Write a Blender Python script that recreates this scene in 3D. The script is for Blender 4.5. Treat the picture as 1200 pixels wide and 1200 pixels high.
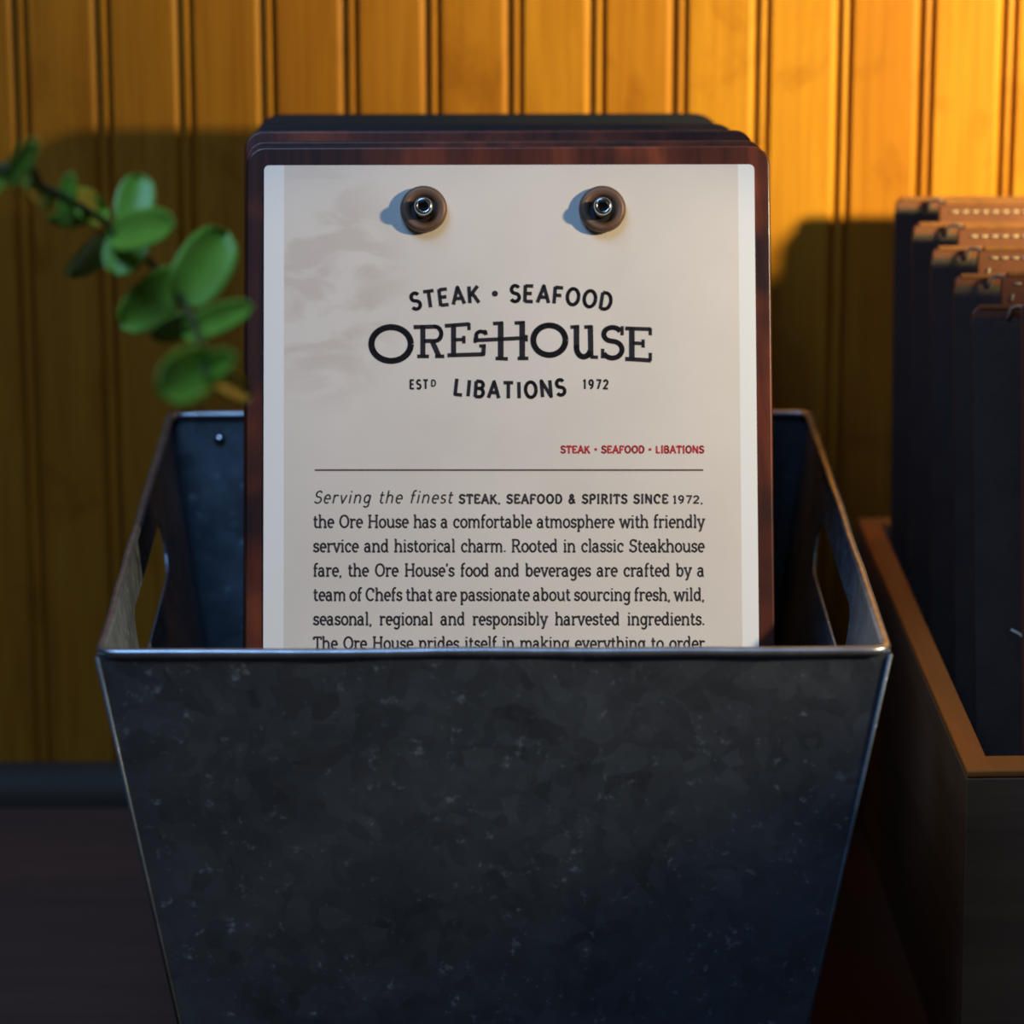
import bpy, bmesh, math, random
from mathutils import Vector, Matrix

for o in list(bpy.data.objects):
    bpy.data.objects.remove(o)
SC = bpy.context.scene
COL = SC.collection
R = math.radians
random.seed(7)

# ------------------------------------------------------------------ camera
CAM_H, PITCH, YAW, FPX = 0.71, R(16.0), 0.0111, 4500.0
cam = bpy.data.objects.new('camera', bpy.data.cameras.new('camera'))
COL.objects.link(cam)
cam.location = (0, 0, CAM_H)
cam.rotation_euler = (R(90) - PITCH, 0, -YAW)
cam.data.sensor_width = 36
cam.data.lens = 135
cam.data.clip_start = 0.05
cam.data.dof.use_dof = True
cam.data.dof.focus_distance = 1.65
cam.data.dof.aperture_fstop = 7.0
SC.camera = cam

# ------------------------------------------------------------------ world, lights, exposure
w = bpy.data.worlds.new('world'); SC.world = w; w.use_nodes = True
w.node_tree.nodes['Background'].inputs[0].default_value = (0.55, 0.44, 0.42, 1)
w.node_tree.nodes['Background'].inputs[1].default_value = 0.028
SC.view_settings.view_transform = 'Standard'
SC.view_settings.look = 'None'
SC.view_settings.exposure = 0.0
SC.view_settings.gamma = 1.0
SC.view_settings.use_curve_mapping = False

def aim(o, target):
    o.rotation_euler = (Vector(target) - o.location).to_track_quat('-Z', 'Y').to_euler()

# warm shaded lamp right of the frame that washes the plank wall
bulb = bpy.data.lights.new('warm_wall_lamp', 'SPOT')
bulb.energy = 38.0; bulb.color = (1.0, 0.97, 0.40); bulb.shadow_soft_size = 0.028
bulb.spot_size = R(84); bulb.spot_blend = 0.6
lo = bpy.data.objects.new('warm_wall_lamp', bulb); COL.objects.link(lo); lo.location = (0.58, 1.60, 0.475)
aim(lo, (0.58 - math.cos(R(58)), 1.60 + math.sin(R(58)), 0.475))
# shaded reading spot at the right that falls on the menu page
spot = bpy.data.lights.new('warm_spot', 'SPOT')
spot.energy = 21.0; spot.color = (1.0, 0.77, 0.48); spot.shadow_soft_size = 0.02
spot.spot_size = R(32); spot.spot_blend = 0.6
so = bpy.data.objects.new('warm_spot', spot); COL.objects.link(so); so.location = (0.60, 1.27, 0.64); aim(so, (0.02, 1.60, 0.26))
# cool daylight from a high window
win = bpy.data.lights.new('window_daylight', 'AREA')
win.shape = 'RECTANGLE'; win.size = 0.9; win.size_y = 0.7
win.energy = 16.5; win.color = (0.29, 0.54, 0.98)
wo = bpy.data.objects.new('window_daylight', win); COL.objects.link(wo)
wo.location = (-0.45, 0.95, 1.75); aim(wo, (0, 1.6, 0.3))

# ------------------------------------------------------------------ helpers
def ray(px, py):
    u, v = (px - 600) / FPX, (py - 600) / FPX
    fwd = math.cos(PITCH) - v * math.sin(PITCH)
    dz = -(math.sin(PITCH) + v * math.cos(PITCH))
    return Vector((u * math.cos(YAW) + fwd * math.sin(YAW), fwd * math.cos(YAW) - u * math.sin(YAW), dz))

def at(px, py, Y):
    d = ray(px, py)
    return Vector((0, 0, CAM_H)) + d * (Y / d.y)

def finish(bm, name, m, parent=None, smooth=False):
    bmesh.ops.recalc_face_normals(bm, faces=bm.faces)
    me = bpy.data.meshes.new(name); bm.to_mesh(me); bm.free()
    if smooth:
        for p in me.polygons: p.use_smooth = True
    o = bpy.data.objects.new(name, me); COL.objects.link(o)
    if m: me.materials.append(m)
    if parent: o.parent = parent
    return o

def bevel(o, width, seg=3, angle=35):
    md = o.modifiers.new('bevel', 'BEVEL'); md.width = width; md.segments = seg
    md.limit_method = 'ANGLE'; md.angle_limit = R(angle)
    for p in o.data.polygons: p.use_smooth = True
    wn = o.modifiers.new('normals', 'WEIGHTED_NORMAL'); wn.keep_sharp = True
    return o

def thing(name, label, cat, loc=(0, 0, 0), rot=(0, 0, 0), group=None):
    o = bpy.data.objects.new(name, None); COL.objects.link(o)
    o.empty_display_size = 0.05
    o.location = loc; o.rotation_euler = rot
    return tag(o, label, cat, group)

def tag(o, label, cat, group=None):
    o['label'] = label; o['category'] = cat
    if group: o['group'] = group
    return o

def box(bm, x0, x1, y0, y1, z0, z1):
    v = [bm.verts.new(p) for p in ((x0,y0,z0),(x1,y0,z0),(x1,y1,z0),(x0,y1,z0),(x0,y0,z1),(x1,y0,z1),(x1,y1,z1),(x0,y1,z1))]
    for f in ((0,3,2,1),(4,5,6,7),(0,1,5,4),(1,2,6,5),(2,3,7,6),(3,0,4,7)):
        bm.faces.new([v[i] for i in f])
    return v

def hexa(bm, pts):
    """eight points: bottom ring of four then top ring of four"""
    v = [bm.verts.new(p) for p in pts]
    for f in ((0,3,2,1),(4,5,6,7),(0,1,5,4),(1,2,6,5),(2,3,7,6),(3,0,4,7)):
        bm.faces.new([v[i] for i in f])

def tube(bm, pts, rad, n=8, closed=False, cap=True):
    pts = [Vector(p) for p in pts]
    k = len(pts); rings = []
    rads = rad if isinstance(rad, (list, tuple)) else [rad] * k
    up = None
    for i in range(k):
        a = pts[(i - 1) % k] if (closed or i > 0) else pts[i]
        b = pts[(i + 1) % k] if (closed or i < k - 1) else pts[i]
        t = (b - a).normalized()
        if up is None:
            up = Vector((0, 0, 1)) if abs(t.z) < 0.9 else Vector((1, 0, 0))
        s = t.cross(up).normalized(); up = s.cross(t).normalized()
        rings.append([bm.verts.new(pts[i] + rads[i] * (math.cos(2*math.pi*j/n) * s + math.sin(2*math.pi*j/n) * up)) for j in range(n)])
    for i in range(k if closed else k - 1):
        r0, r1 = rings[i], rings[(i + 1) % k]
        for j in range(n):
            bm.faces.new((r0[j], r0[(j+1) % n], r1[(j+1) % n], r1[j]))
    if cap and not closed:
        bm.faces.new(rings[0][::-1]); bm.faces.new(rings[-1])

def lathe(bm, prof, cx=0, cy=0, n=40):
    """profile of (radius, z) turned about the local z axis; r = 0 closes"""
    rings = []
    for r, z in prof:
        if r < 1e-7:
            rings.append([bm.verts.new((cx, cy, z))])
        else:
            rings.append([bm.verts.new((cx + r*math.cos(2*math.pi*j/n), cy + r*math.sin(2*math.pi*j/n), z)) for j in range(n)])
    for a, b in zip(rings, rings[1:]):
        for j in range(n):
            q = [a[j % len(a)], a[(j+1) % len(a)], b[(j+1) % len(b)], b[j % len(b)]]
            q = [x for i, x in enumerate(q) if x not in q[:i]]
            if len(q) > 2: bm.faces.new(q)

def rounded_rect(w, h, r, n=8, x0=0, y0=0):
    pts = []
    for cx, cy, a in ((w/2-r, r, -90), (w/2-r, h-r, 0), (-w/2+r, h-r, 90), (-w/2+r, r, 180)):
        for i in range(n + 1):
            t = R(a + 90*i/n)
            pts.append((x0 + cx + r*math.cos(t), y0 + cy + r*math.sin(t)))
    return pts

def slab(bm, outline, z0, z1):
    a = [bm.verts.new((x, y, z0)) for x, y in outline]
    b = [bm.verts.new((x, y, z1)) for x, y in outline]
    n = len(a)
    bm.faces.new(a[::-1]); bm.faces.new(b)
    for i in range(n):
        bm.faces.new((a[i], a[(i+1) % n], b[(i+1) % n], b[i]))

# ------------------------------------------------------------------ materials
class N:
    def __init__(s, name):
        s.m = bpy.data.materials.new(name); s.m.use_nodes = True
        s.t = s.m.node_tree; s.b = s.t.nodes['Principled BSDF']
    def n(s, kind, **kw):
        x = s.t.nodes.new(kind)
        for k, v in kw.items():
            if k in x.inputs: x.inputs[k].default_value = v
            else: setattr(x, k, v)
        return x
    def l(s, a, b): s.t.links.new(a, b)
    def coords(s, scale=(1, 1, 1), loc=(0, 0, 0)):
        c = s.n('ShaderNodeTexCoord'); mp = s.n('ShaderNodeMapping')
        mp.inputs['Scale'].default_value = scale; mp.inputs['Location'].default_value = loc
        s.l(c.outputs['Object'], mp.inputs['Vector']); return mp.outputs['Vector']
    def noise(s, vec, scale, detail=4, rough=0.55, dist=0.0):
        x = s.n('ShaderNodeTexNoise'); x.inputs['Scale'].default_value = scale
        x.inputs['Detail'].default_value = detail; x.inputs['Roughness'].default_value = rough
        x.inputs['Distortion'].default_value = dist
        s.l(vec, x.inputs['Vector']); return x.outputs['Fac']
    def ramp(s, fac, stops):
        x = s.n('ShaderNodeValToRGB'); e = x.color_ramp.elements
        while len(e) < len(stops): e.new(0.5)
        for i, (p, c) in enumerate(stops):
            e[i].position = p; e[i].color = (*c, 1) if len(c) == 3 else c
        s.l(fac, x.inputs['Fac']); return x.outputs['Color']
    def mix(s, fac, a, b, mode='MIX'):
        x = s.n('ShaderNodeMix', data_type='RGBA', blend_type=mode)
        for sock, v in ((x.inputs[0], fac), (x.inputs[6], a), (x.inputs[7], b)):
            if hasattr(v, 'is_linked'): s.l(v, sock)
            elif isinstance(v, tuple): sock.default_value = (*v, 1) if len(v) == 3 else v
            else: sock.default_value = v
        return x.outputs[2]
    def math(s, op, a, b=0.0):
        x = s.n('ShaderNodeMath', operation=op)
        for sock, v in ((x.inputs[0], a), (x.inputs[1], b)):
            if hasattr(v, 'is_linked'): s.l(v, sock)
            else: sock.default_value = v
        return x.outputs[0]
    def bump(s, h, strength=0.2, dist=0.001):
        x = s.n('ShaderNodeBump'); x.inputs['Strength'].default_value = strength
        x.inputs['Distance'].default_value = dist
        s.l(h, x.inputs['Height']); s.l(x.outputs['Normal'], s.b.inputs['Normal'])
    def set(s, color=None, rough=None, metal=None, spec=None, coat=None):
        for k, v in (('Base Color', color), ('Roughness', rough), ('Metallic', metal), ('Specular IOR Level', spec), ('Coat Weight', coat)):
            if v is None: continue
            if hasattr(v, 'is_linked'): s.l(v, s.b.inputs[k])
            else: s.b.inputs[k].default_value = (*v, 1) if isinstance(v, tuple) and len(v) == 3 else v
        return s.m

PERIOD, GROOVE2, WALL_Y = 0.04165, 0.0261, 1.93

def m_wall():
    k = N('varnished_pine_beadboard')
    c = k.n('ShaderNodeTexCoord'); sp = k.n('ShaderNodeSeparateXYZ'); k.l(c.outputs['Object'], sp.inputs[0])
    idx = k.math('FLOOR', k.math('DIVIDE', k.math('SUBTRACT', sp.outputs[0], GROOVE2), PERIOD))
    wn = k.n('ShaderNodeTexWhiteNoise', noise_dimensions='1D'); k.l(idx, wn.inputs['W'])
    # every board has its own piece of grain
    cb = k.n('ShaderNodeCombineXYZ'); k.l(sp.outputs[0], cb.inputs[0])
    k.l(k.math('MULTIPLY', idx, 3.7), cb.inputs[1]); k.l(sp.outputs[2], cb.inputs[2])
    mp = k.n('ShaderNodeMapping'); mp.inputs['Scale'].default_value = (75, 1, 7); k.l(cb.outputs[0], mp.inputs[0])
    g1 = k.noise(mp.outputs[0], 1.0, 6, 0.6, 0.8)
    mp2 = k.n('ShaderNodeMapping'); mp2.inputs['Scale'].default_value = (420, 1, 9); k.l(cb.outputs[0], mp2.inputs[0])
    g2 = k.noise(mp2.outputs[0], 1.0, 3, 0.6)
    mp3 = k.n('ShaderNodeMapping'); mp3.inputs['Scale'].default_value = (30, 1, 22); k.l(cb.outputs[0], mp3.inputs[0])
    g3 = k.noise(mp3.outputs[0], 1.0, 4, 0.6, 0.4)
    base = k.ramp(g1, [(0.30, (0.39, 0.128, 0.010)), (0.52, (0.48, 0.172, 0.013)), (0.74, (0.55, 0.215, 0.019))])
    base = k.mix(0.24, base, k.ramp(g2, [(0.35, (0.32, 0.11, 0.008)), (0.65, (0.60, 0.25, 0.022))]))
    base = k.mix(k.math('MULTIPLY', k.ramp(g3, [(0.56, (0, 0, 0)), (0.70, (1, 1, 1))]), 0.55), base, (0.30, 0.09, 0.006))
    tint = k.ramp(wn.outputs[0], [(0.0, (0.80, 0.70, 0.70)), (1.0, (1.0, 1.0, 1.0))])
    base = k.mix(1.0, base, tint, 'MULTIPLY')
    k.bump(g2, 0.08, 0.0006)
    return k.set(base, 0.45, 0, 0.2)

def m_simple(name, color, rough=0.5, metal=0.0, spec=0.5, var=0.0, scale=60, bump=0.0):
    k = N(name)
    if var or bump:
        f = k.noise(k.coords(), scale, 5)
        if var:
            lo_ = tuple(c*(1-var) for c in color); hi = tuple(min(1, c*(1+var)) for c in color)
            color = k.ramp(f, [(0.3, lo_), (0.7, hi)])
        if bump: k.bump(f, bump, 0.0008)
    return k.set(color, rough, metal, spec)

def m_galv():
    k = N('weathered_galvanised_steel')
    v = k.coords()
    vo = k.n('ShaderNodeTexVoronoi'); vo.inputs['Scale'].default_value = 130; vo.inputs['Randomness'].default_value = 1.0
    nz = k.n('ShaderNodeTexNoise'); nz.inputs['Scale'].default_value = 25; nz.inputs['Detail'].default_value = 3
    k.l(v, nz.inputs['Vector'])
    ad = k.mix(0.035, v, nz.outputs['Color'], 'ADD')
    k.l(ad, vo.inputs['Vector'])
    sp = k.n('ShaderNodeSeparateColor'); k.l(vo.outputs['Color'], sp.inputs[0])
    big = k.noise(v, 22, 5, 0.6)
    fine = k.noise(v, 150, 5, 0.7)
    base = k.ramp(big, [(0.30, (0.108, 0.136, 0.160)), (0.70, (0.215, 0.265, 0.310))])
    base = k.mix(k.math('MULTIPLY', sp.outputs[0], 0.30), base, (0.26, 0.33, 0.40))
    speck = k.ramp(fine, [(0.60, (0, 0, 0)), (0.74, (1, 1, 1))])
    base = k.mix(k.math('MULTIPLY', speck, 0.85), base, (0.62, 0.84, 0.98))
    rg = k.ramp(sp.outputs[1], [(0.0, (0.46,)*3), (1.0, (0.66,)*3)])
    k.bump(fine, 0.10, 0.0006)
    return k.set(base, rg, 0.75, 0.5)

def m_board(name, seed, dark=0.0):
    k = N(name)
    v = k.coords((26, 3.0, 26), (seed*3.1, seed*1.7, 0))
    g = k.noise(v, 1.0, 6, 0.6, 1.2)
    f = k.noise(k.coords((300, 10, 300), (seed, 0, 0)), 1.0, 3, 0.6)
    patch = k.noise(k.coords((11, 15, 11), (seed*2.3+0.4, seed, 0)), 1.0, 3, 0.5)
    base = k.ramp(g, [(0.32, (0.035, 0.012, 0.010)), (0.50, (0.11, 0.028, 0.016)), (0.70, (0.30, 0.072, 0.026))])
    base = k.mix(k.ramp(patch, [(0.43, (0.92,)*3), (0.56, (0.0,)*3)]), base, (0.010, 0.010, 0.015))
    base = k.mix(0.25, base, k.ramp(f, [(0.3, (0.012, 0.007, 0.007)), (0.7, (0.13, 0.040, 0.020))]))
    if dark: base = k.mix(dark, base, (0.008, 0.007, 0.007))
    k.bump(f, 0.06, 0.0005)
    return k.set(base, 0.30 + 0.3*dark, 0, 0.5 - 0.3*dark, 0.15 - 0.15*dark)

def m_page():
    k = N('printed_menu_paper')
    v = k.coords()
    sp = k.n('ShaderNodeSeparateXYZ'); k.l(v, sp.inputs[0])
    # cream printed panel between two plain white margins
    inner = k.math('LESS_THAN', k.math('ABSOLUTE', k.math('SUBTRACT', sp.outputs[0], 0.0008)), 0.1002)
    mott = k.noise(v, 14, 5, 0.55)
    cream = k.ramp(mott, [(0.30, (0.69, 0.66, 0.59)), (0.70, (0.77, 0.74, 0.67))])
    # soft brown leaf-shaped blotches in the upper left of the page
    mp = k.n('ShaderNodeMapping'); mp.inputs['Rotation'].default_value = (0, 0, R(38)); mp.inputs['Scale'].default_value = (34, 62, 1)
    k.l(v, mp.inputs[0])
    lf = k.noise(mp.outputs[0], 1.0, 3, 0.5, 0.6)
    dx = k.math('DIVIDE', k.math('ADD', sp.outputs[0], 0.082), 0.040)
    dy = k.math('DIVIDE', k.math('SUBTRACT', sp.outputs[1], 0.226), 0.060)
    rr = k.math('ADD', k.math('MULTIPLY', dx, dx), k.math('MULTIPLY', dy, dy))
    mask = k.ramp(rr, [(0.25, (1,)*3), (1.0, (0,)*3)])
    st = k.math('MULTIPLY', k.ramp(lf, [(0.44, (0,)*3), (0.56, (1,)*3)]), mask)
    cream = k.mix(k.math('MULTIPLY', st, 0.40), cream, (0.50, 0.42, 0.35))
    return k.set(k.mix(inner, (0.85, 0.89, 0.87), cream), 0.55, 0, 0.25)

def m_leather(name, c1, c2):
    k = N(name)
    v = k.coords()
    a = k.noise(v, 38, 5, 0.6); b = k.noise(v, 420, 4, 0.6)
    base = k.ramp(a, [(0.3, c1), (0.7, c2)])
    k.bump(b, 0.22, 0.0008)
    return k.set(base, 0.48, 0, 0.45)

def m_wood(name, c1, c2, rough=0.5, axis=(5, 60, 60)):
    k = N(name)
    g = k.noise(k.coords(axis), 1.0, 6, 0.6, 0.8)
    k.bump(g, 0.06, 0.0006)
    return k.set(k.ramp(g, [(0.3, c1), (0.7, c2)]), rough, 0, 0.4)

M_WALL = m_wall()
M_GALV = m_galv()
M_RIM = m_simple('worn_bright_steel_rim', (0.46, 0.49, 0.52), 0.34, 0.9, 0.5, 0.25, 90)
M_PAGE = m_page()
M_INK = m_simple('near_black_ink', (0.020, 0.019, 0.024), 0.6, 0, 0.2)
M_INKT = m_simple('dark_brown_grey_ink', (0.055, 0.047, 0.048), 0.6, 0, 0.2)
M_RED = m_simple('red_ink', (0.55, 0.045, 0.05), 0.6, 0, 0.2)
M_RULE = m_simple('brown_rule_ink', (0.14, 0.095, 0.09), 0.6, 0, 0.2)
M_WASHER = m_simple('brown_bronze_washer', (0.17, 0.105, 0.072), 0.5, 0.35, 0.4, 0.12, 200)
M_STEEL = m_simple('polished_steel', (0.55, 0.58, 0.60), 0.2, 1.0)
M_BLACK = m_simple('black_recess', (0.010, 0.010, 0.011), 0.5)
M_COUNTER = m_wood('near_black_counter_wood', (0.080, 0.038, 0.026), (0.105, 0.050, 0.034), 0.75)
M_TRIM = m_wood('dark_green_brown_trim', (0.040, 0.028, 0.018), (0.055, 0.036, 0.024), 0.7)
M_BOX = m_wood('dark_walnut_box_wood', (0.16, 0.088, 0.050), (0.25, 0.14, 0.080), 0.6, (4, 4, 60))
M_BOXRIM = m_wood('orange_brown_rim_wood', (0.44, 0.13, 0.020), (0.62, 0.19, 0.032), 0.5, (60, 6, 60))  # lighter and more orange than the box panels
M_LEATH = m_leather('brown_leather', (0.10, 0.024, 0.012), (0.17, 0.043, 0.018))
M_LEATH_SHADE = m_leather('shaded_leather', (0.040, 0.023, 0.018), (0.062, 0.035, 0.026))  # darker leather: shade between the covers put into the colour
M_EDGE = m_simple('raw_tan_leather_edge', (0.20, 0.062, 0.016), 0.55, 0, 0.3, 0.25, 150)
M_THREAD = m_simple('pale_pink_thread', (0.42, 0.27, 0.20), 0.7, 0, 0.2)
M_CORD = m_simple('tan_elastic_cord', (0.36, 0.25, 0.17), 0.6, 0, 0.3)
M_DARKPAGE = m_simple('black_menu_insert', (0.014, 0.013, 0.014), 0.6)
def m_leaf():
    k = N('eucalyptus_leaf')
    a = k.noise(k.coords(), 55, 4)
    base = k.ramp(a, [(0.3, (0.21, 0.42, 0.035)), (0.7, (0.30, 0.56, 0.060))])
    m = k.set(base, 0.42, 0, 0.5)
    k.b.inputs['Transmission Weight'].default_value = 0.0
    return m
M_LEAF = m_leaf()
M_STEM = m_simple('green_brown_stem', (0.085, 0.085, 0.035), 0.6, 0, 0.3, 0.3, 120)
M_FLOOR = m_wood('dark_floor_boards', (0.020, 0.014, 0.010), (0.045, 0.030, 0.020), 0.5)

# ------------------------------------------------------------------ setting
def structure(o):
    o['kind'] = 'structure'; return o

# beadboard wall: one extruded profile (flat board, chamfer, groove, bead, groove)
prof = []
n0, n1 = -26, 26
for i in range(n0, n1):
    g2 = GROOVE2 + i * PERIOD; g1 = g2 - 0.0056
    prof += [(g1-0.0042, 0.0), (g1-0.0034, 0.0003), (g1-0.0012, 0.0022), (g1-0.0006, 0.0034), (g1+0.0006, 0.0034),
             (g1+0.0010, 0.0016), (g1+0.0018, 0.0005), (g1+0.0028, 0.0002), (g2-0.0018, 0.0005), (g2-0.0010, 0.0016),
             (g2-0.0006, 0.0034), (g2+0.0006, 0.0034), (g2+0.0011, 0.0016), (g2+0.0020, 0.0)]
bm = bmesh.new()
lo_ = [bm.verts.new((x, WALL_Y + d, -0.9)) for x, d in prof]
hi_ = [bm.verts.new((x, WALL_Y + d, 1.5)) for x, d in prof]
for i in range(len(prof) - 1):
    bm.faces.new((lo_[i], lo_[i+1], hi_[i+1], hi_[i]))
lb = [bm.verts.new((p[0], WALL_Y + 0.04, z)) for p, z in ((prof[0], -0.9), (prof[-1], -0.9), (prof[-1], 1.5), (prof[0], 1.5))]
bm.faces.new(lb)
bm.faces.new([lo_[0], hi_[0], lb[3], lb[0]]); bm.faces.new([lo_[-1], lb[1], lb[2], hi_[-1]])
bm.faces.new(hi_ + [lb[2], lb[3]]); bm.faces.new(lo_[::-1] + [lb[0], lb[1]])
structure(finish(bm, 'wall_back', M_WALL))

bm = bmesh.new(); box(bm, -1.1, 1.1, -0.8, WALL_Y + 0.04, -0.94, -0.9)
structure(finish(bm, 'floor', M_FLOOR))

bm = bmesh.new()
a0 = 0.019
pts = [(WALL_Y, 0.0), (WALL_Y - a0, 0.0)] + [(WALL_Y - a0*math.cos(R(t)), a0*math.sin(R(t))) for t in range(10, 91, 10)]
va = [bm.verts.new((-1.07, y, z)) for y, z in pts]; vb = [bm.verts.new((1.07, y, z)) for y, z in pts]
bm.faces.new(va); bm.faces.new(vb[::-1])
for i in range(len(pts)):
    j = (i + 1) % len(pts); bm.faces.new((va[i], vb[i], vb[j], va[j]))
structure(finish(bm, 'trim_1', M_TRIM, smooth=False))

ct = thing('counter', 'near-black wooden counter in deep shadow under the metal bin', 'counter', (0, 1.4, -0.9))
bm = bmesh.new(); box(bm, -1.05, 1.05, -0.42, WALL_Y - 1.4, 0.86, 0.9)
bevel(finish(bm, 'worktop', M_COUNTER, ct), 0.004)
bm = bmesh.new(); box(bm, -1.02, 1.02, -0.38, WALL_Y - 1.4, 0, 0.86)
finish(bm, 'base', M_COUNTER, ct)

# ------------------------------------------------------------------ metal bin
RIM_Z = 0.23
fl, fr = at(113, 762, 1.468), at(1044, 762, 1.468)
bl, br = at(197, 486, 1.851), at(950, 486, 1.851)
RF = [Vector((fl.x, 1.468, RIM_Z)), Vector((fr.x, 1.468, RIM_Z)), Vector((br.x, 1.851, RIM_Z)), Vector((bl.x, 1.851, RIM_Z))]
BC = sum(RF, Vector()) / 4; BC.z = 0
IN = 0.036
BF = [Vector((RF[0].x + IN, 1.468 + IN, 0)), Vector((RF[1].x - IN, 1.468 + IN, 0)), Vector((RF[2].x - IN, 1.851 - IN, 0)), Vector((RF[3].x + IN, 1.851 - IN, 0))]
bin_ = thing('metal_bin', 'dark blue-grey galvanised metal bin with flared sides holding the clipboards', 'bin', BC)
RFl = [p - BC for p in RF]; BFl = [p - BC for p in BF]

def panel(bm, b0, b1, t1, t0, hole=None, th=0.0011, nx=1):
    """flat sheet between bottom edge b0-b1 and top edge t0-t1, slot cut out; th inwards"""
    ctr = (b0 + b1 + t0 + t1) / 4
    nrm = (b1 - b0).cross(t0 - b0).normalized()
    if nrm.dot(Vector((0, 0, ctr.z)) - ctr) < 0: nrm = -nrm      # points inwards
    loops = [[b0, b1, t1, t0]]
    if hole: loops.append(hole)
    for off in (0.0, th):
        edges = []
        for lp in loops:
            vs = [bm.verts.new(p + nrm * off) for p in lp]
            edges += [bm.edges.new((vs[i], vs[(i+1) % len(vs)])) for i in range(len(vs))]
        bmesh.ops.triangle_fill(bm, edges=edges, use_beauty=True, use_dissolve=False)
    for lp in loops:
        q = [(bm.verts.new(p), bm.verts.new(p + nrm * th)) for p in lp]
        for i in range(len(q)):
            j = (i + 1) % len(q)
            bm.faces.new((q[i][0], q[j][0], q[j][1], q[i][1]))

def slot(b0, b1, t1, t0, s0, s1, d0, d1):
    """stadium slot on the panel; s along the top edge (0-1), d in metres below the rim"""
    pts = []
    L = (t1 - t0).length; h = (t0 - b0).length
    r = (d1 - d0) / 2; dc = (d0 + d1) / 2
    def P(s_m, d):
        k = d / h; a = t0 + (b0 - t0) * k; c = t1 + (b1 - t1) * k
        return a + (c - a) * (s_m / L)
    for i in range(9):
        t = R(90 + 180*i/8); pts.append(P(s0*L + r + r*math.cos(t), dc - r*math.sin(t)))
    for i in range(9):
        t = R(-90 + 180*i/8); pts.append(P(s1*L - r + r*math.cos(t), dc - r*math.sin(t)))
    return pts

bm = bmesh.new()
panel(bm, BFl[0], BFl[1], RFl[1], RFl[0])
panel(bm, BFl[2], BFl[3], RFl[3], RFl[2])
panel(bm, BFl[0], BFl[3], RFl[3], RFl[0], slot(BFl[0], BFl[3], RFl[3], RFl[0], 0.30, 0.71, 0.021, 0.047))
panel(bm, BFl[1], BFl[2], RFl[2], RFl[1], slot(BFl[1], BFl[2], RFl[2], RFl[1], 0.30, 0.71, 0.021, 0.047))
hexa(bm, [p + Vector((0, 0, 0.0)) for p in BFl] + [p + Vector((0, 0, 0.0015)) for p in BFl])
bmesh.ops.remove_doubles(bm, verts=bm.verts, dist=0.00005)
finish(bm, 'bin_body', M_GALV, bin_)
# rolled rim: a wire bead running round the top
bm = bmesh.new(); pts = []
for i in range(4):
    p, q, nx = RFl[i-1], RFl[i], RFl[(i+1) % 4]
    rc = 0.007
    a = q + (p - q).normalized() * rc; b = q + (nx - q).normalized() * rc
    for t in (0, .25, .5, .75, 1):
        pts.append((1-t)**2*a + 2*t*(1-t)*q + t*t*b)
    seg = 14
    for j in range(1, seg):
        e = b + (nx + (q - nx).normalized()*rc - b) * j / seg
        e = e + Vector((random.uniform(-1, 1), random.uniform(-1, 1), random.uniform(-1, 1))) * 0.00028
        pts.append(e)
pts = [p + Vector((-0.0012 if p.x > 0 else 0.0012, -0.0012 if p.y > 0.05 else (0.0012 if p.y < -0.05 else 0), 0)) for p in pts]
tube(bm, pts, 0.0021, 10, closed=True)
finish(bm, 'rolled_rim', M_RIM, bin_, True)['label'] = 'bright worn rolled steel rim'
# folded vertical corner seams
for i in range(4):
    bm = bmesh.new(); tube(bm, [BFl[i] + Vector((0, 0, 0.0012)), RFl[i] + Vector((0, 0, -0.001))], 0.0009, 8)
    finish(bm, 'corner_seam', M_GALV, bin_, True)
# eyelet rivets on the back panel beside the boards
for s in (0.075, 0.925):
    c = RFl[3] + (RFl[2] - RFl[3]) * s; e = BFl[3] + (BFl[2] - BFl[3]) * s
    p = c + (e - c) * 0.055
    bm = bmesh.new()
    lathe(bm, [(0.0, 0.0018), (0.0012, 0.0017), (0.0024, 0.0010), (0.003, 0.0)], n=20)
    o = finish(bm, 'rivet', M_STEEL, bin_, True)
    nrm = Vector((0, -1, IN / RIM_Z * -0.0)).normalized()
    o.location = p + Vector((0, -0.0011, 0)); o.rotation_euler = (R(90 + 8.9), 0, 0)

# ------------------------------------------------------------------ clipboards
BW, BL, BT = 0.2315, 0.4215, 0.006
def frame_of(top_y, top_z, lean):
    """bottom point of a leaning board's front face from its top edge"""
    return Vector((0, top_y - BL*math.sin(lean), top_z - BL*math.cos(lean)))

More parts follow.
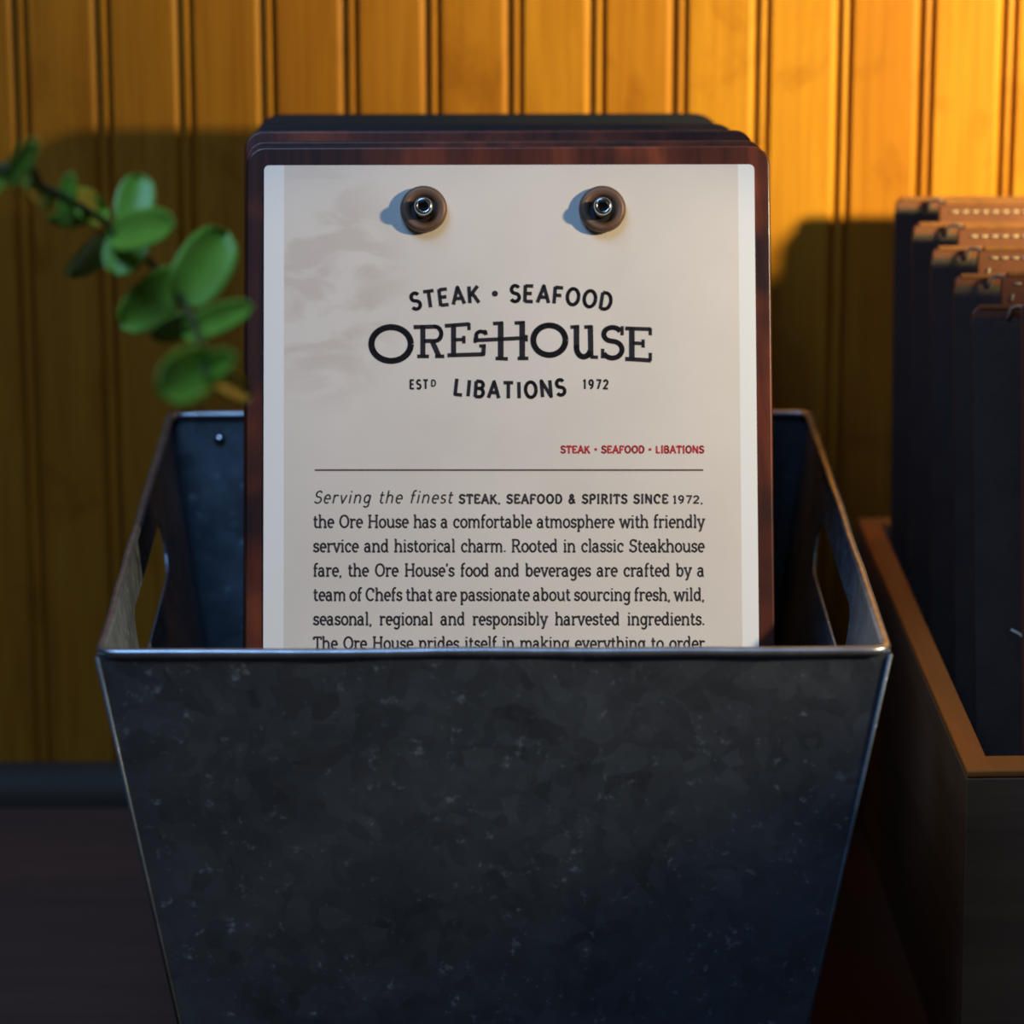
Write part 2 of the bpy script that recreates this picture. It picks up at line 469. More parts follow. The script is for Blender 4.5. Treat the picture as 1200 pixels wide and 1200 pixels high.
boards = [  # px of left and right edge at the top, top pixel row, top Y, corner radius, label
    (288, 903, 172, 1.676, 0.0085, 'dark red-brown wooden clipboard in front, holding the printed menu page'),
    (287, 896, 165, 1.694, 0.0085, 'dark wooden clipboard directly behind the one with the page'),
    (286, 883, 153, 1.728, 0.0085, 'purple-sheened dark clipboard at the middle of the five in the bin'),
    (290, 866, 145, 1.790, 0.012, 'blackish clipboard second from the plank wall, just before the rearmost one'),
    (297, 846, 133, 1.885, 0.014, 'rearmost and topmost black clipboard, nearest the plank wall'),
]
page_root = None
for bi, (pl, pr, py, Y, rc, label) in enumerate(boards):
    a, b = at(pl, py, Y), at(pr, py, Y)
    lean = math.acos(min(1.0, (a.z - 0.0045) / BL))
    bot = frame_of(Y, a.z, lean)
    cx = (a.x + b.x) / 2
    root = thing('clipboard', label, 'clipboard', (cx, bot.y, bot.z), (R(90) - lean, 0, 0), 'wooden clipboards in the bin')
    bm = bmesh.new(); slab(bm, rounded_rect(BW, BL, rc), -BT, 0)
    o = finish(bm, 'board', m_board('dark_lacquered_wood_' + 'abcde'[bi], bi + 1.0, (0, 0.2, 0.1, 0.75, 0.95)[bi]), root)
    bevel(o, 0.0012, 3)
    if bi == 0:
        page_root = root; page_lean = lean; page_org = Vector((cx, bot.y, bot.z))

# page plane helpers: pixel of the photograph -> (u, v) on the front face of the first board
P_N = Vector((0, -math.cos(page_lean), math.sin(page_lean)))
P_V = Vector((0, math.sin(page_lean), math.cos(page_lean)))
def uv(px, py):
    d = ray(px, py); o = Vector((0, 0, CAM_H))
    t = (page_org - o).dot(P_N) / d.dot(P_N)
    p = o + d * t - page_org
    return Vector((p.x, p.dot(P_V)))

tl, tr_ = uv(316, 194), uv(881, 194)
pw = 0.2165; pcx = (uv(312, 330).x + uv(882.5, 330).x) / 2
ph = 0.2794; ptop = tl.y
bm = bmesh.new()
slab(bm, [(x, y) for x, y in rounded_rect(pw, ph, 0.0022, 4)], 0.0, 0.00035)
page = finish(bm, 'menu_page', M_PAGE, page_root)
PAGE_O = Vector((pcx, ptop - ph))
page.location = (pcx, ptop - ph, 0.0002)
page['label'] = 'printed cream paper menu page with white margins'

def pagep(px, py):
    return uv(px, py) - PAGE_O

# ------------------------------------------------------------------ lettering
class Ink:
    def __init__(s): s.bm = bmesh.new()
    def stroke(s, pts, w):
        pts = [Vector(p) for p in pts]
        z = 0.00045
        for a, b in zip(pts, pts[1:]):
            d = b - a
            if d.length < 1e-9: continue
            n = Vector((-d.y, d.x)).normalized() * w / 2
            s.bm.faces.new([s.bm.verts.new((p.x, p.y, z)) for p in (a - n, b - n, b + n, a + n)])
        for p in pts[1:-1]:
            s.bm.faces.new([s.bm.verts.new((p.x + w/2*math.cos(k*math.pi/4), p.y + w/2*math.sin(k*math.pi/4), z)) for k in range(8)])
    def dot(s, p, r):
        s.bm.faces.new([s.bm.verts.new((p[0] + r*math.cos(k*math.pi/6), p[1] + r*math.sin(k*math.pi/6), 0.00045)) for k in range(12)])
    def build(s, name, m):
        bmesh.ops.recalc_face_normals(s.bm, faces=s.bm.faces)
        for f in s.bm.faces:
            f.normal_update()
            if f.normal.z < 0: f.normal_flip()
        return finish_raw(s.bm, name, m, page)

def finish_raw(bm, name, m, parent):
    me = bpy.data.meshes.new(name); bm.to_mesh(me); bm.free()
    o = bpy.data.objects.new(name, me); COL.objects.link(o); me.materials.append(m); o.parent = parent
    return o

def arc(cx, cy, rx, ry, a0, a1, n=10):
    return [(cx + rx*math.cos(R(a0 + (a1-a0)*i/n)), cy + ry*math.sin(R(a0 + (a1-a0)*i/n))) for i in range(n + 1)]

def sf(x, y, l=.10, r=.10): return [(x - l, y), (x + r, y)]
# glyph: (advance, strokes, serif strokes).  baseline 0, x-height .5, capital height .72
G = {
 'a': (.50, [arc(.20,.34,.14,.145,160,0) + [(.34,.04)], arc(.19,.15,.145,.14,0,360,14)], [[(.34,.02),(.43,.02)]]),
 'b': (.54, [[(.11,.74),(.11,.0)], arc(.28,.25,.17,.235,180,-180,16)], [[(.02,.72),(.11,.72)]]),
 'c': (.46, [arc(.25,.25,.18,.235,40,320,14)], [[(.38,.33),(.38,.46)]]),
 'd': (.55, [[(.41,.74),(.41,.02)], arc(.24,.25,.17,.235,0,360,16)], [[(.32,.72),(.41,.72)], [(.41,.02),(.50,.02)]]),
 'e': (.48, [[(.07,.26),(.42,.26)] + arc(.245,.25,.175,.235,5,310,14)], []),
 'f': (.33, [[(.13,.0),(.13,.56)] + arc(.25,.57,.12,.16,180,60,6), [(.03,.46),(.28,.46)]], [sf(.13,.02,.09,.10)]),
 'g': (.53, [arc(.24,.26,.165,.22,0,360,16), [(.41,.48),(.41,-.04)] + arc(.25,-.06,.16,.15,0,-150,8)], [[(.41,.48),(.50,.48)]]),
 'h': (.57, [[(.11,.74),(.11,.0)], arc(.28,.30,.165,.18,170,0,8) + [(.445,0)]], [[(.02,.72),(.11,.72)], sf(.11,.02), sf(.445,.02)]),
 'i': (.27, [[(.13,.5),(.13,0)], [(.13,.63),(.13,.71)]], [[(.04,.48),(.13,.48)], sf(.13,.02,.09,.09)]),
 'k': (.54, [[(.11,.74),(.11,0)], [(.11,.20),(.40,.48)], [(.22,.30),(.43,.02)]], [[(.02,.72),(.11,.72)], sf(.11,.02), sf(.40,.48), sf(.44,.02)]),
 'l': (.27, [[(.13,.74),(.13,0)]], [[(.03,.72),(.13,.72)], sf(.13,.02,.09,.09)]),
 'm': (.84, [[(.11,.5),(.11,0)], arc(.265,.31,.15,.17,170,0,8) + [(.415,0)], arc(.565,.31,.15,.17,180,0,8) + [(.715,0)]], [[(.02,.48),(.11,.48)], sf(.11,.02,.07,.07), sf(.415,.02,.06,.06), sf(.715,.02,.07,.07)]),
 'n': (.57, [[(.11,.5),(.11,0)], arc(.28,.30,.165,.18,170,0,8) + [(.445,0)]], [[(.02,.48),(.11,.48)], sf(.11,.02), sf(.445,.02)]),
 'o': (.51, [arc(.255,.25,.19,.235,0,360,18)], []),
 'p': (.55, [[(.11,.5),(.11,-.22)], arc(.28,.25,.17,.235,180,-180,16)], [[(.02,.48),(.11,.48)], sf(.11,-.20,.08,.09)]),
 'r': (.40, [[(.12,.5),(.12,0)], arc(.27,.30,.15,.17,170,40,6)], [[(.02,.48),(.12,.48)], sf(.12,.02,.09,.10)]),
 's': (.42, [arc(.21,.365,.13,.115,30,270,10) + arc(.21,.135,.14,.115,90,-150,10)[0:]], [[(.335,.36),(.335,.48)], [(.07,.02),(.07,.14)]]),
 't': (.35, [[(.14,.66),(.14,.14)] + arc(.24,.13,.10,.11,180,320,6), [(.03,.47),(.30,.47)]], []),
 'u': (.57, [[(.11,.48),(.11,.18)] + arc(.27,.19,.16,.17,180,350,8), [(.445,.48),(.445,.02)]], [[(.02,.48),(.11,.48)], [(.36,.48),(.445,.48)], [(.445,.02),(.53,.02)]]),
 'v': (.50, [[(.07,.48),(.25,.0),(.43,.48)]], [sf(.08,.48), sf(.42,.48)]),
 'w': (.74, [[(.07,.48),(.22,.0),(.37,.46),(.52,.0),(.67,.48)]], [sf(.08,.48), sf(.66,.48)]),
 'y': (.50, [[(.07,.48),(.25,.02)], [(.43,.48),(.20,-.17),(.10,-.20)]], [sf(.08,.48), sf(.42,.48)]),
 ',': (.20, [[(.10,.06),(.06,-.10)]], []),
 '.': (.20, [[(.10,.0),(.10,.085)]], []),
 "'": (.18, [[(.10,.74),(.08,.56)]], []),
 'A': (.66, [[(.06,0),(.33,.72),(.60,0)], [(.16,.24),(.50,.24)]], [sf(.07,.02), sf(.59,.02)]),
 'B': (.58, [[(.10,0),(.10,.70)], [(.10,.70),(.30,.70)] + arc(.30,.545,.17,.155,90,-90,8) + [(.10,.39)], [(.30,.39)] + arc(.31,.205,.19,.185,90,-90,8) + [(.10,.02)]], []),
 'C': (.64, [arc(.34,.36,.26,.34,45,315,16)], [[(.53,.46),(.53,.66)]]),
 'D': (.62, [[(.10,0),(.10,.70)], [(.10,.70),(.28,.70)] + arc(.28,.36,.26,.34,90,-90,12) + [(.10,.02)]], []),
 'E': (.54, [[(.10,0),(.10,.72)], [(.10,.69),(.48,.69)], [(.10,.37),(.42,.37)], [(.10,.03),(.48,.03)]], [[(.48,.69),(.48,.56)], [(.48,.03),(.48,.16)]]),
 'F': (.52, [[(.10,0),(.10,.72)], [(.10,.69),(.48,.69)], [(.10,.36),(.42,.36)]], [sf(.10,.02), [(.48,.69),(.48,.56)]]),
 'H': (.72, [[(.14,0),(.14,.72)], [(.58,0),(.58,.72)], [(.14,.37),(.58,.37)]], [sf(.14,.02,.1,.1), sf(.58,.02,.1,.1), sf(.14,.70,.1,.1), sf(.58,.70,.1,.1)]),
 'I': (.26, [[(.13,0),(.13,.72)]], [sf(.13,.02), sf(.13,.70)]),
 'K': (.62, [[(.10,0),(.10,.72)], [(.52,.72),(.10,.28)], [(.24,.42),(.54,0)]], [sf(.10,.02), sf(.53,.02)]),
 'L': (.50, [[(.10,.72),(.10,.03),(.46,.03)]], []),
 'N': (.66, [[(.10,0),(.10,.72),(.54,0),(.54,.72)]], []),
 'O': (.70, [arc(.35,.36,.27,.34,0,360,22)], []),
 'P': (.56, [[(.10,0),(.10,.70)], [(.10,.70),(.30,.70)] + arc(.30,.52,.19,.18,90,-90,8) + [(.10,.34)]], [sf(.10,.02)]),
 'R': (.64, [[(.12,0),(.12,.70)], [(.12,.70),(.32,.70)] + arc(.32,.53,.18,.17,90,-90,8) + [(.12,.36)], [(.32,.36),(.52,0)]], [sf(.12,.02), sf(.54,.02), [(.03,.70),(.12,.70)]]),
 'S': (.54, [arc(.27,.53,.18,.165,25,270,10) + arc(.27,.19,.20,.175,90,-155,10)], [[(.45,.55),(.45,.70)], [(.07,.02),(.07,.18)]]),
 'T': (.58, [[(.29,0),(.29,.70)], [(.04,.69),(.54,.69)]], [sf(.29,.02,.1,.1), [(.05,.69),(.05,.54)], [(.53,.69),(.53,.54)]]),
 'U': (.64, [[(.11,.72),(.11,.24)] + arc(.32,.24,.21,.22,180,360,10) + [(.53,.72)]], []),
 '&': (.66, [[(.58,.0),(.20,.50)] + arc(.29,.56,.12,.14,200,-30,8) + [(.16,.32)] + arc(.26,.18,.17,.17,130,360,8) + [(.50,.36)]], []),
 '1': (.34, [[(.06,.58),(.19,.70),(.19,0)]], [sf(.19,.02)]),
 '9': (.50, [arc(.24,.50,.17,.20,0,360,14), [(.41,.48),(.36,.16),(.16,.0)]], []),
 '7': (.48, [[(.05,.69),(.43,.69),(.18,0)]], []),
 '2': (.50, [arc(.24,.51,.18,.18,170,-30,8) + [(.06,.03),(.45,.03)]], []),
 '·': (.30, [], []),
}

def text_width(s, hs, track=0.0):
    return sum((G[c][0] + track) * hs for c in s)

def put(ink, s, x0, base, hs, vs, wt, serif=True, track=0.0, slant=0.0, curve=None):
    """lettering in photo pixels: hs / vs pixels per em, wt stroke in pixels; curve(x) -> (dy, slope)"""
    k = 0.0
    mpx = (pagep(700, 500).x - pagep(500, 500).x) / 200
    x = x0
    for ch in s:
        if ch == ' ':
            x += (0.34 + track) * hs; continue
        adv, st, se = G[ch]
        def T(p):
            px, py = x + p[0]*hs + slant*p[1]*vs, base - p[1]*vs
            if curve:
                cxm = x + adv*hs/2
                dy, sl = curve(cxm)
                rx, ry = px - cxm, py - base
                px, py = cxm + rx - sl*ry, base + dy + ry + sl*rx
            return pagep(px, py)
        if ch == '·':
            ink.dot(T((.15, .36)), wt*0.85*mpx)
        for q in st: ink.stroke([T(p) for p in q], wt*mpx)
        if serif:
            for q in se: ink.stroke([T(p) for p in q], wt*mpx)
        x += (adv + track) * hs
    return x

def justify(ink, s, x0, x1, base, hs, vs, wt, **kw):
    words = s.split(' ')
    tot = sum(text_width(q, hs, kw.get('track', 0)) for q in words)
    gap = (x1 - x0 - tot) / max(1, len(words) - 1)
    x = x0
    for q in words:
        put(ink, q, x, base, hs, vs, wt, **kw)
        x += text_width(q, hs, kw.get('track', 0)) + gap
    return gap

def fit(ink, s, x0, x1, base, vs, wt, **kw):
    u = sum(((0.34 if c == ' ' else G[c][0]) + kw.get('track', 0)) for c in s) - kw.get('track', 0)
    put(ink, s, x0, base, (x1 - x0) / u, vs, wt, **kw)

# heading, arched upwards
ink = Ink()
up = lambda x: (((x - 598) / 116)**2 * 10.0 - 10.0, (x - 598) / 116**2 * 20.0)
fit(ink, 'STEAK · SEAFOOD', 482, 716, 364, 27.5, 4.3, serif=False, track=.10, curve=up)
dn = lambda x: (-((x - 598) / 65)**2 * 4.0 + 4.0, -(x - 598) / 65**2 * 8.0)
ink.build('heading_lettering', M_INK); ink = Ink()
fit(ink, 'LIBATIONS', 531, 664, 463, 26.5, 4.2, serif=False, track=.14, curve=dn)
ink.build('heading_lettering', M_INK); ink = Ink()
fit(ink, 'EST', 480, 502, 456, 15, 2.3, serif=False, track=.18)
fit(ink, 'D', 505, 511, 453, 10.5, 1.7, serif=False)
ink.build('date_lettering', M_INK); ink = Ink()
fit(ink, '1972', 683, 713, 456, 15, 2.3, serif=False, track=.2)
ink.build('date_lettering', M_INK)

# wordmark, drawn as strokes
ink = Ink()
def Q(p): return pagep(420 + p[0]*0.3, 320 + p[1]*0.3)
mpx = (pagep(700, 500).x - pagep(500, 500).x) / 200
def lg(pts, w=18): ink.stroke([Q(p) for p in pts], w*0.335*mpx)
def ell(cx, cy, rx, ry, a0=0, a1=360, n=36): return arc(cx, cy, rx, ry, a0, a1, n)
lg(ell(128, 278, 77, 66), 22)
lg([(252, 205), (252, 330)]); lg([(216, 212), (300, 210)] + arc(300, 238, 24, 28, -90, 90, 10) + [(252, 266)], 15)
lg([(288, 266), (316, 328)]); lg([(230, 326), (276, 326)], 13); lg([(300, 326), (336, 326)], 13)
lg([(372, 202), (372, 326)]); lg([(338, 207), (434, 200)], 14); lg([(432, 196), (432, 224)], 12)
lg([(372, 262), (412, 260)], 13); lg([(412, 246), (412, 276)], 12); lg([(348, 322), (488, 318), (490, 284)], 15); lg([(472, 286), (498, 284)], 12)
lg([(498, 243), (496, 230)] + arc(478, 246, 18, 17, -60, -200, 8) + [(460, 262)], 14)
lg([(452, 264), (655, 254)], 14); lg([(656, 242), (656, 268)], 11); lg([(456, 252), (456, 274)], 11)
lg([(556, 192), (556, 338)], 20); lg([(526, 198), (566, 196)], 13); lg([(536, 334), (584, 336)], 13)
lg([(640, 190), (640, 336)], 20); lg([(610, 196), (650, 194)], 13); lg([(622, 334), (664, 334)], 13)
lg(ell(746, 263, 63, 58), 21)
lg([(852, 206), (852, 290)] + arc(880, 292, 28, 36, 180, 20, 10), 20); lg([(906, 206), (908, 330)], 19)
lg([(828, 212), (862, 210)], 13); lg([(882, 212), (914, 210)], 13); lg([(906, 328), (936, 330)], 13)
lg(arc(992, 240, 34, 27, -25, -270, 12) + arc(992, 300, 38, 33, -90, 155, 12), 18)
lg([(1030, 208), (1030, 244)], 12); lg([(954, 296), (954, 334)], 12)
lg([(1068, 212), (1068, 340)], 20); lg([(1042, 217), (1142, 220)], 14); lg([(1140, 216), (1140, 244)], 12)
lg([(1068, 274), (1112, 276)], 13); lg([(1112, 260), (1112, 292)], 12); lg([(1042, 336), (1142, 342)], 15); lg([(1140, 344), (1140, 312)], 12)
ink.build('wordmark_lettering', M_INK)

ink = Ink(); fit(ink, 'STEAK · SEAFOOD · LIBATIONS', 657, 825, 531, 11.5, 2.1, serif=True, track=.06)
ink.build('red_lettering', M_RED)
ink = Ink(); ink.stroke([pagep(369, 551), pagep(824, 551)], 2.0*mpx)
ink.build('rule_line', M_RULE)

ink = Ink()
HS, VS, WT = 17.9, 20.5, 2.15
fit(ink, 'Serving the finest', 367, 530, 590, VS, 1.7, serif=False, track=.06, slant=.22)
fit(ink, 'STEAK, SEAFOOD & SPIRITS SINCE', 538, 783, 590, 14.5, 2.4, track=.10)
fit(ink, '1972,', 788, 824, 590, 12.5, 1.9, track=.08)
for s, base in (('the Ore House has a comfortable atmosphere with friendly', 618.5),
                ('service and historical charm. Rooted in classic Steakhouse', 647),
                ("fare, the Ore House's food and beverages are crafted by a", 675.5),
                ('team of Chefs that are passionate about sourcing fresh, wild,', 704),
                ('seasonal, regional and responsibly harvested ingredients.', 732.5),
                ('The Ore House prides itself in making everything to order', 761)):
    justify(ink, s, 367, 826, base, HS, VS, WT)
ink.build('body_lettering', M_INKT)

# binding posts that pin the page to the board
for px in (496.5, 705.5):
    c = uv(px, 246.5)
    bm = bmesh.new()
    lathe(bm, [(0.0060, 0.0006), (0.0092, 0.0006), (0.0103, 0.0018), (0.0104, 0.0036), (0.0098, 0.0050), (0.0086, 0.0056), (0.0072, 0.0052), (0.0062, 0.0040), (0.0058, 0.0020), (0.0058, 0.0006)], c.x, c.y)
    w_ = finish(bm, 'binding_post', M_WASHER, page_root, True)
    bm = bmesh.new()
    lathe(bm, [(0.0, 0.0022), (0.0061, 0.0022), (0.0061, 0.0008)], c.x, c.y)
    finish(bm, 'dark_recess', M_BLACK, w_)
    bm = bmesh.new()
    lathe(bm, [(0.0, 0.0050), (0.0021, 0.0050), (0.0023, 0.0116), (0.0027, 0.0124), (0.0034, 0.0122), (0.0040, 0.0112), (0.0042, 0.0093), (0.0040, 0.0020)], c.x, c.y)
    s_ = finish(bm, 'screw', M_STEEL, w_, True)
    s_['label'] = 'bright steel hollow screw'
    bm = bmesh.new(); lathe(bm, [(0.0, 0.0076), (0.00205, 0.0076), (0.00205, 0.0052)], c.x, c.y, 20)
    finish(bm, 'screw_hole', M_BLACK, w_)

# ------------------------------------------------------------------ wooden box of leather menus
BOX_Z = 0.16
c0 = at(1133, 905, 1.521)
bx = thing('wooden_box', 'dark wooden open box with orange-brown rim right of the metal bin', 'box', (c0.x, 1.521, 0), (0, 0, 0.022))
BXW, BXD, TS, TF, INS = 0.30, 0.385, 0.0110, 0.0190, 0.003
def wallpiece(name, p):
    bm = bmesh.new(); hexa(bm, [Vector(q) for q in p])
    return bevel(finish(bm, name, M_BOX, bx), 0.0008, 2)
H1 = BOX_Z - 0.0035
wallpiece('front_panel', [(INS, .006, 0), (BXW-INS, .006, 0), (BXW-INS, .006+TF-.004, 0), (INS, .006+TF-.004, 0), (0, 0, H1), (BXW, 0, H1), (BXW, TF, H1), (0, TF, H1)])
wallpiece('back_panel', [(INS, BXD-TS, 0), (BXW-INS, BXD-TS, 0), (BXW-INS, BXD, 0), (INS, BXD, 0), (0, BXD-TS, H1), (BXW, BXD-TS, H1), (BXW, BXD, H1), (0, BXD, H1)])
wallpiece('side_panel', [(INS, .006+TF-.004, 0), (INS+TS-.003, .006+TF-.004, 0), (INS+TS-.003, BXD-TS, 0), (INS, BXD-TS, 0), (0, TF, H1), (TS, TF, H1), (TS, BXD-TS, H1), (0, BXD-TS, H1)])
wallpiece('side_panel', [(BXW-INS-TS+.003, .006+TF-.004, 0), (BXW-INS, .006+TF-.004, 0), (BXW-INS, BXD-TS, 0), (BXW-INS-TS+.003, BXD-TS, 0), (BXW-TS, TF, H1), (BXW, TF, H1), (BXW, BXD-TS, H1), (BXW-TS, BXD-TS, H1)])
bm = bmesh.new(); box(bm, INS+TS-.003, BXW-INS-TS+.003, .006+TF-.004, BXD-TS, 0.0, 0.006)
finish(bm, 'bottom_panel', M_BOX, bx)
bm = bmesh.new()
o_ = [(0, 0), (BXW, 0), (BXW, BXD), (0, BXD)]; i_ = [(TS, TF), (BXW-TS, TF), (BXW-TS, BXD-TS), (TS, BXD-TS)]
vv = {}
for nm, ring in (('o', o_), ('i', i_)):
    for z in (H1, BOX_Z):
        vv[nm, z] = [bm.verts.new((x, y, z)) for x, y in ring]
for j in range(4):
    k = (j + 1) % 4
    bm.faces.new((vv['o', BOX_Z][j], vv['o', BOX_Z][k], vv['i', BOX_Z][k], vv['i', BOX_Z][j]))
    bm.faces.new((vv['o', H1][j], vv['i', H1][j], vv['i', H1][k], vv['o', H1][k]))
    bm.faces.new((vv['o', H1][j], vv['o', H1][k], vv['o', BOX_Z][k], vv['o', BOX_Z][j]))
    bm.faces.new((vv['i', H1][j], vv['i', BOX_Z][j], vv['i', BOX_Z][k], vv['i', H1][k]))
r_ = bevel(finish(bm, 'rim', M_BOXRIM, bx), 0.0009, 2); r_['label'] = 'orange-brown top edge'

# leather menu covers: local x to the right, y up the cover, z towards the viewer
MW, ML, MT, STEP, OPEN = 0.205, 0.315, 0.0034, 0.0192, 0.0
def cover(parent, name, x0, x1, z0, tilt):
    """front/back cover sheet tilted about its bottom edge; returns object"""
    bm = bmesh.new()
    slab(bm, rounded_rect(x1 - x0, ML, 0.004, 5, (x0+x1)/2), 0, MT)
    o = finish(bm, name, M_LEATH, parent); bevel(o, 0.0009, 3)
    o.location = (0, 0, z0); o.rotation_euler = (tilt, 0, 0)
    # raw tan edge along the top
    bm = bmesh.new(); box(bm, x0 + 0.003, x1 - 0.003, ML - 0.0016, ML + 0.0008, 0.0003, MT + 0.0006)
    e = bevel(finish(bm, 'top_edge', M_EDGE, o), 0.0005, 2); e['label'] = 'raw tan leather edge'
    return o
def stitches(parent, x0, x1):
    bm = bmesh.new()
    pitch, ln = 0.0050, 0.0034
    y = ML - 0.0050; x = x0 + 0.006
    while x < x1 - 0.006:
        tube(bm, [(x, y - .0001, MT), (x + ln*.3, y, MT + .0005), (x + ln*.7, y, MT + .0005), (x + ln, y + .0001, MT)], 0.00055, 6)
        x += pitch
    y = ML - 0.010; x = x0 + 0.0052
    while y > 0.006:
        tube(bm, [(x + .0005, y, MT), (x + .0002, y - ln*.3, MT + .0005), (x - .0002, y - ln*.7, MT + .0005), (x - .0005, y - ln, MT)], 0.00055, 6)
        y -= pitch
    return finish(bm, 'stitching', M_THREAD, parent, True)

def make_menu(label):
    root = thing('leather_menu', label, 'menu', group='leather menu covers in the box')
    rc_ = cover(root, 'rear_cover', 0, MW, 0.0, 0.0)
    bm = bmesh.new(); slab(bm, rounded_rect(MW + 0.0006, ML - 0.0050, 0.003, 4, MW/2), MT - 0.0030, MT + 0.0006)  # dark sheet added over the rear cover where it lies in shade
    finish(bm, 'shade_sheet', M_LEATH_SHADE, rc_)['label'] = 'dark sheet standing for the shade between the covers'
    fc = cover(root, 'front_cover', STEP, MW, 0.0075, R(2.6))
    stitches(fc, STEP, MW)
    bm = bmesh.new(); slab(bm, rounded_rect(MW - STEP - 0.016, ML - 0.014, 0.002, 3, (MW + STEP)/2 + 0.004), 0.0036, 0.0070)
    finish(bm, 'menu_insert', M_DARKPAGE, root)
    bm = bmesh.new(); box(bm, MW - 0.001, MW + 0.0015, 0.0, ML, 0.0, 0.0110)
    bevel(finish(bm, 'spine', M_LEATH, root), 0.0008, 2)
    bm = bmesh.new()
    pts = [(STEP - .003, ML - .0060, .0046), (STEP - .0015, ML - .0012, .0058), (STEP + .001, ML - .0006, .0090), (STEP + .004, ML - .0016, .0130), (STEP + .008, ML - .004, .0160), (STEP + .012, ML - .009, .0180)]
    tube(bm, pts, 0.0009, 8)
    finish(bm, 'elastic_cord', M_CORD, root, True)['label'] = 'pale tan elastic cord loop'
    return root

def copy_thing(r, label):
    c = r.copy(); COL.objects.link(c); c['label'] = label
    for ch in list(r.children):
        d = ch.copy(); COL.objects.link(d); d.parent = c
        for g in list(ch.children):
            e = g.copy(); COL.objects.link(e); e.parent = d
    return c

menus = [  # px left, px top, Y at top, lean, label
    (1037, 232, 1.895, 8.0, 'brown leather menu cover farthest back against the plank wall'),
    (1062, 262, 1.853, 10.0, 'brown leather menu cover second from the plank wall'),
    (1084, 290, 1.820, 13.0, 'middle brown leather menu cover with bright pink stitching below the one in front of the wall'),
    (1110, 323, 1.781, 16.0, 'brown leather menu cover just behind the nearest one'),
    (1131, 360, 1.737, 19.0, 'nearest brown leather menu cover, its stitched front edge at the frame edge'),
]
menus[2] = menus[2][:4] + ('brown leather menu cover in the middle of the five standing in the box',)
proto = make_menu(menus[0][4])
for i, (px, py, Y, ln, label) in enumerate(menus):
    o = proto if i == 0 else copy_thing(proto, label)
    t = at(px, py, Y); l = R(ln)
    o.location = (t.x + (0.0050 if i < 1 else 0.003), Y - ML*math.sin(l), max(0.0065, t.z - ML*math.cos(l)))
    o.rotation_euler = (R(90) - l, 0, 0)
    last = o
# frayed pale thread end on the nearest cover
bm = bmesh.new()
tube(bm, [(STEP - .0045, .165, .0150), (STEP - .001, .163, .0165), (STEP + .003, .159, .0180), (STEP + .0035, .150, .0190), (STEP + .0045, .146, .0185)], 0.00065, 6)
finish(bm, 'loose_thread', m_simple('pale_loose_thread', (0.62, 0.54, 0.40), 0.7), last, True)['label'] = 'pale frayed thread end'

# ------------------------------------------------------------------ eucalyptus branch
stem_px = [(-14, 200, 1.30), (55, 222, 1.31), (125, 262, 1.33), (190, 322, 1.34), (222, 366, 1.30), (236, 410, 1.24), (240, 440, 1.20)]
stem = [at(*p) for p in stem_px]
base = Vector((-0.34, 1.30, 0.0))
curve = [base, base + Vector((0.0, 0.0, 0.20)), Vector((-0.27, 1.30, 0.42))] + stem
def crom(P, n=8):
    out = []
    for i in range(len(P) - 1):
        p0, p1, p2, p3 = P[max(i-1, 0)], P[i], P[i+1], P[min(i+2, len(P)-1)]
        for j in range(n):
            t = j / n
            out.append(0.5*((2*p1) + (p2-p0)*t + (2*p0-5*p1+4*p2-p3)*t*t + (3*p1-p0-3*p2+p3)*t**3))
    out.append(P[-1]); return out
cs = crom(curve)
eu = thing('eucalyptus_branch', 'green round-leaved eucalyptus sprig arching in from the left over the bin', 'plant', base)
bm = bmesh.new(); tube(bm, [p - base for p in cs], [0.0022 - 0.0014*i/len(cs) for i in range(len(cs))], 8)
finish(bm, 'stem', M_STEM, eu, True)

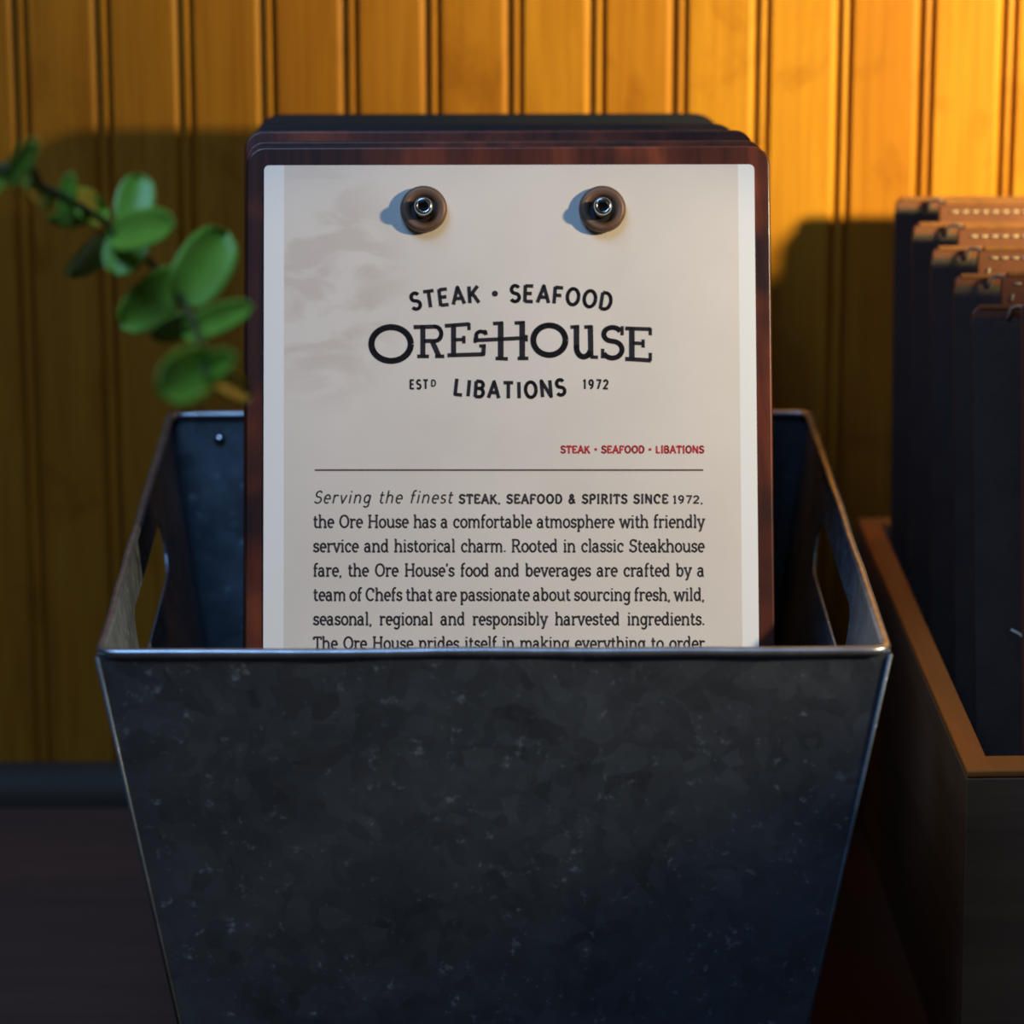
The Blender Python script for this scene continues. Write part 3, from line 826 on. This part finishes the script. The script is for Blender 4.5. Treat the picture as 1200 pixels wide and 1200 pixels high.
def leaf(base_px, tip_px, width_px, Y0, Y1, roll=0.0, cup=0.12):
    """rounded leaf from its stalk to its tip; width in photo pixels"""
    a, b = at(*base_px, Y0), at(*tip_px, Y1)
    ax = b - a; L = ax.length; ax.normalize()
    Wd = width_px / FPX * ((Y0 + Y1)/2) / 0.97
    view = -ray(*base_px).normalized()
    side = ax.cross(view).normalized(); nrm = side.cross(ax).normalized()
    side = (side*math.cos(roll) + nrm*math.sin(roll)).normalized(); nrm = side.cross(ax).normalized()
    bm = bmesh.new(); nu, nv = 14, 8
    rows = []
    for i in range(nu + 1):
        t = i / nu
        hw = Wd/2 * max(0.0, 1 - abs(2*t**0.92 - 1)**2.3)**0.46
        row = []
        for j in range(nv + 1):
            s = j / nv * 2 - 1
            z = cup * Wd * (s*s - 0.4) - 0.10*L*(t - 0.5)**2 - (0.012*Wd if abs(s) < 0.1 else 0)
            row.append(bm.verts.new(a + ax*(t*L) + side*(s*max(hw, 0.0002)) + nrm*z - base))
        rows.append(row)
    for i in range(nu):
        for j in range(nv):
            bm.faces.new((rows[i][j], rows[i+1][j], rows[i+1][j+1], rows[i][j+1]))
    o = finish(bm, 'leaf', M_LEAF, eu, True)
    md = o.modifiers.new('solid', 'SOLIDIFY'); md.thickness = 0.0006
    # short stalk to the stem
    q = min(cs, key=lambda p: (p - a).length)
    bm = bmesh.new(); tube(bm, [q - base, (q + a)/2 - base + Vector((0, 0, 0.001)), a + ax*0.003 - base], 0.0006, 6)
    finish(bm, 'leaf_stalk', M_STEM, o, True)
    return o

leaf((150, 268), (166, 204), 46, 1.33, 1.345, 0.0)
leaf((128, 276), (204, 262), 50, 1.33, 1.30, 0.35)
leaf((158, 262), (138, 324), 54, 1.335, 1.32, -0.3)
leaf((210, 356), (266, 270), 68, 1.32, 1.345, -0.15)
leaf((218, 320), (140, 384), 56, 1.335, 1.32, 0.15)
leaf((212, 392), (296, 358), 36, 1.30, 1.28, 0.2)
leaf((196, 318), (158, 356), 50, 1.34, 1.36, 0.9)
leaf((226, 368), (180, 398), 40, 1.30, 1.31, 0.7)
leaf((252, 424), (188, 458), 66, 1.22, 1.19, 0.1)
leaf((238, 434), (276, 418), 34, 1.22, 1.20, 0.2)
leaf((240, 436), (296, 462), 36, 1.23, 1.26, 0.5)
leaf((234, 404), (206, 440), 44, 1.25, 1.28, 0.8)
leaf((74, 266), (84, 202), 26, 1.32, 1.318, 0.45)
leaf((88, 244), (124, 244), 52, 1.33, 1.35, 0.5)
leaf((130, 272), (84, 326), 44, 1.34, 1.37, 0.7)
leaf((100, 250), (60, 262), 34, 1.33, 1.36, 0.9)
leaf((8, 216), (44, 166), 30, 1.24, 1.225, 0.4)
leaf((30, 214), (62, 240), 32, 1.31, 1.33, 0.4)
leaf((4, 200), (-34, 232), 36, 1.30, 1.28, 0.3)
